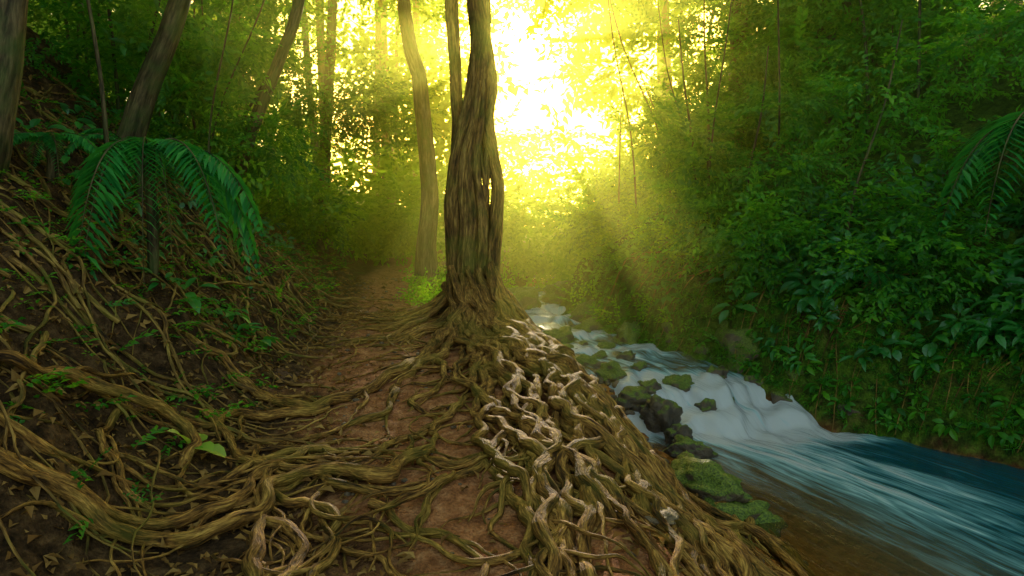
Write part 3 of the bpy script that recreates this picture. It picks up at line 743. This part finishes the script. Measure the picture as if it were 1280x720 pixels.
# ------------------------------------------------------------------ rocks
import bmesh
def rock(name, loc, size, mat, seed=0, sub=4, sink=.3):
    bm = bmesh.new(); bmesh.ops.create_icosphere(bm, subdivisions=sub, radius=1)
    a = seed * 1.3; ca, sa = math.cos(a), math.sin(a)
    for v in bm.verts:
        p = v.co.normalized(); q = p + Vector((seed * 3.1, seed * 1.7, seed * .9))
        d = 1 + .5 * mn.noise(q * 1.1) + .32 * mn.noise(q * 2.6) + .12 * mn.noise(q * 7)
        p = p * d; p = Vector((p.x * size[0], p.y * size[1], p.z * size[2]))
        v.co = Vector((p.x * ca - p.y * sa, p.x * sa + p.y * ca, p.z))
    me = bpy.data.meshes.new(name); bm.to_mesh(me); bm.free()
    for p in me.polygons: p.use_smooth = True
    me.materials.append(mat); o = bpy.data.objects.new(name, me); COL.objects.link(o); o.location = loc
    return o
RK = [(1.50, 6.75, -.26, .19, .17, .2, ROCKW), (1.62, 6.1, -.42, .20, .13, .12, ROCKW), (1.60, 6.45, -.38, .13, .12, .11, ROCKW),
      (1.42, 4.95, -.34, .36, .2, .16, ROCK), (1.62, 4.65, -.44, .26, .15, .12, ROCK),
      (.68, 9.3, .10, .30, .25, .20, ROCK), (1.1, 9.9, .13, .24, .2, .18, ROCK), (1.62, 9.3, .12, .30, .2, .24, ROCK), (1.25, 10.6, .3, .35, .3, .24, ROCK),
      (.1, 12.0, .35, .4, .35, .3, ROCK), (-.15, 10.9, .3, .2, .16, .16, ROCK), (1.0, 12.2, .45, .4, .35, .3, ROCK),
      (2.2, 9.1, .15, .42, .3, .36, ROCK), (2.75, 8.35, .08, .45, .35, .4, ROCK), (3.4, 7.75, -.02, .42, .3, .4, ROCK), (4.25, 6.8, -.2, .42, .3, .32, ROCK),
      (2.55, 8.75, .1, .3, .25, .25, ROCK), (3.75, 7.4, -.15, .3, .25, .3, ROCK), (3.0, 8.0, -.05, .25, .22, .28, ROCK), (3.05, 7.5, -.3, .18, .14, .14, ROCKW),
      (3.5, 7.1, -.35, .2, .16, .16, ROCKW), (2.8, 7.75, -.15, .14, .12, .12, ROCKW),
      (1.15, 7.8, -.05, .2, .16, .12, ROCK), (.9, 8.2, .0, .16, .12, .1, ROCK), (2.35, 7.75, -.08, .16, .12, .12, ROCKW), (1.85, 7.55, -.12, .17, .13, .13, ROCK),
      (1.45, 8.45, .02, .14, .1, .09, ROCKW), (.75, 8.8, .05, .13, .1, .08, ROCK), (1.30, 7.2, -.22, .18, .16, .14, ROCKW), (.35, 9.9, .15, .12, .1, .1, ROCK),
      (1.1, 8.5, .03, .10, .12, .07, ROCK), (1.5, 8.0, -.02, .12, .09, .08, ROCK), (1.5, 7.4, -.14, .14, .1, .10, ROCKW), (1.25, 8.95, .08, .12, .1, .08, ROCK), (.95, 9.05, .08, .1, .08, .07, ROCKW),
      (2.05, 7.1, -.34, .15, .12, .12, ROCKW), (2.3, 7.25, -.28, .12, .1, .1, ROCK), (1.46, 5.6, -.40, .13, .11, .09, ROCKW), (1.42, 7.0, -.3, .12, .1, .1, ROCKW)]
for i, (x, y, z, a, b, c, m) in enumerate(RK):
    rock('mossy_boulder' if m is ROCK else 'river_rock', (x, y, z), (a, b, c), m, i + 1)
rock('flat_stone', (.80, 3.72, float(H(.80, 3.72)) + .02), (.14, .10, .03), STONE, 40)
PV, PF, nn = [], [], 0
bm = bmesh.new(); bmesh.ops.create_icosphere(bm, subdivisions=2, radius=1); bm.verts.ensure_lookup_table()
bv = np.array([v.co[:] for v in bm.verts]); bf = np.array([[v.index for v in f.verts] for f in bm.faces]); bm.free()
for i in range(600):
    q = rng.random()
    if q < .45:
        y = rng.uniform(2.6, 13); x = float(xpath(y)) + rng.normal(.2, .6); r = rng.uniform(.006, .025)
    elif q < .7:
        y = rng.uniform(6.8, 9.2); x = float(xc(y) - hw(y)) + rng.uniform(-.15, .5); r = rng.uniform(.02, .07)
    else:
        y = rng.uniform(3, 10); x = float(xc(y) - hw(y)) + rng.normal(0, .2); r = rng.uniform(.012, .05)
    v = bv * (1 + .2 * rng.normal(0, 1, (len(bv), 1)) * .4) * r * rng.uniform([.8, .8, .5], [1.4, 1.2, .9])
    PV.append(v + np.array([x, y, float(max(H(x, y), Wz(y) - .02 if q < .7 and q > .45 else -9)) + r * .2])); PF.append(bf + nn); nn += len(bv)
make_mesh('pebbles', np.concatenate(PV), np.concatenate(PF), rock_mat('pebble', (.06, .04, .022), (.24, .16, .09), .1))

# ------------------------------------------------------------------ mist
m, nt, out = newmat('sunlit_mist')
vs = nt.nodes.new('ShaderNodeVolumeScatter'); vs.inputs['Color'].default_value = (.96, 1.0, .20, 1)
vs.inputs['Density'].default_value = .022; vs.inputs['Anisotropy'].default_value = .74
nt.links.new(vs.outputs[0], out.inputs['Volume'])
bm = bmesh.new(); bmesh.ops.create_cube(bm, size=1)
me = bpy.data.meshes.new('mist'); bm.to_mesh(me); bm.free(); me.materials.append(m)
mo = bpy.data.objects.new('mist', me); COL.objects.link(mo)
mo.scale = (44, 26, 9.5); mo.location = (0, 5.6 + 13, 3.75)

# ------------------------------------------------------------------ light, sky, camera
S = Vector(SUNV.tolist())
sun = bpy.data.lights.new('sun', 'SUN'); sun.energy = 5; sun.angle = math.radians(.5); sun.color = (1, .83, .40)
so = bpy.data.objects.new('sun', sun); COL.objects.link(so); so.rotation_euler = S.to_track_quat('Z', 'Y').to_euler()
w = bpy.data.worlds.new('World'); scene.world = w; w.use_nodes = True; nt = w.node_tree; nt.nodes.clear()
L = nt.links.new
out = nt.nodes.new('ShaderNodeOutputWorld')
sky = nt.nodes.new('ShaderNodeTexSky'); sky.sky_type = 'NISHITA'; sky.sun_disc = False
sky.sun_elevation = SEL; sky.sun_rotation = SAZ; sky.dust_density = 3
tc = nt.nodes.new('ShaderNodeTexCoord'); vm = nt.nodes.new('ShaderNodeVectorMath'); vm.operation = 'DOT_PRODUCT'
L(tc.outputs['Generated'], vm.inputs[0]); vm.inputs[1].default_value = S[:]
dt_ = mth(nt, 'MAXIMUM', vm.outputs['Value'], 0.0)
tcol = mixc(nt, mth(nt, 'POWER', dt_, 2.5), (1.0, .90, .62), (.60, .44, .05))
tint = mixc(nt, 1.0, sky.outputs[0], tcol, 'MULTIPLY')
bg = nt.nodes.new('ShaderNodeBackground'); bg.inputs[1].default_value = .52; L(tint, bg.inputs[0])
pw = mth(nt, 'ADD', mth(nt, 'MULTIPLY', mth(nt, 'POWER', dt_, 1000.0), 70.0), mth(nt, 'MULTIPLY', mth(nt, 'POWER', dt_, 10.0), 4.0))
bg2 = nt.nodes.new('ShaderNodeBackground'); bg2.inputs[0].default_value = (1, .78, .12, 1); L(pw, bg2.inputs[1])
ad = nt.nodes.new('ShaderNodeAddShader'); L(bg.outputs[0], ad.inputs[0]); L(bg2.outputs[0], ad.inputs[1]); L(ad.outputs[0], out.inputs[0])

cam = bpy.data.cameras.new('camera'); cam.lens = 24; cam.sensor_width = 36; cam.clip_end = 1000
co = bpy.data.objects.new('camera', cam); COL.objects.link(co); co.location = (0, 0, 1.5)
co.rotation_euler = (math.radians(90 - 4.02), 0, 0); scene.camera = co
scene.view_settings.view_transform = 'Standard'; scene.view_settings.look = 'None'; scene.view_settings.exposure = 0
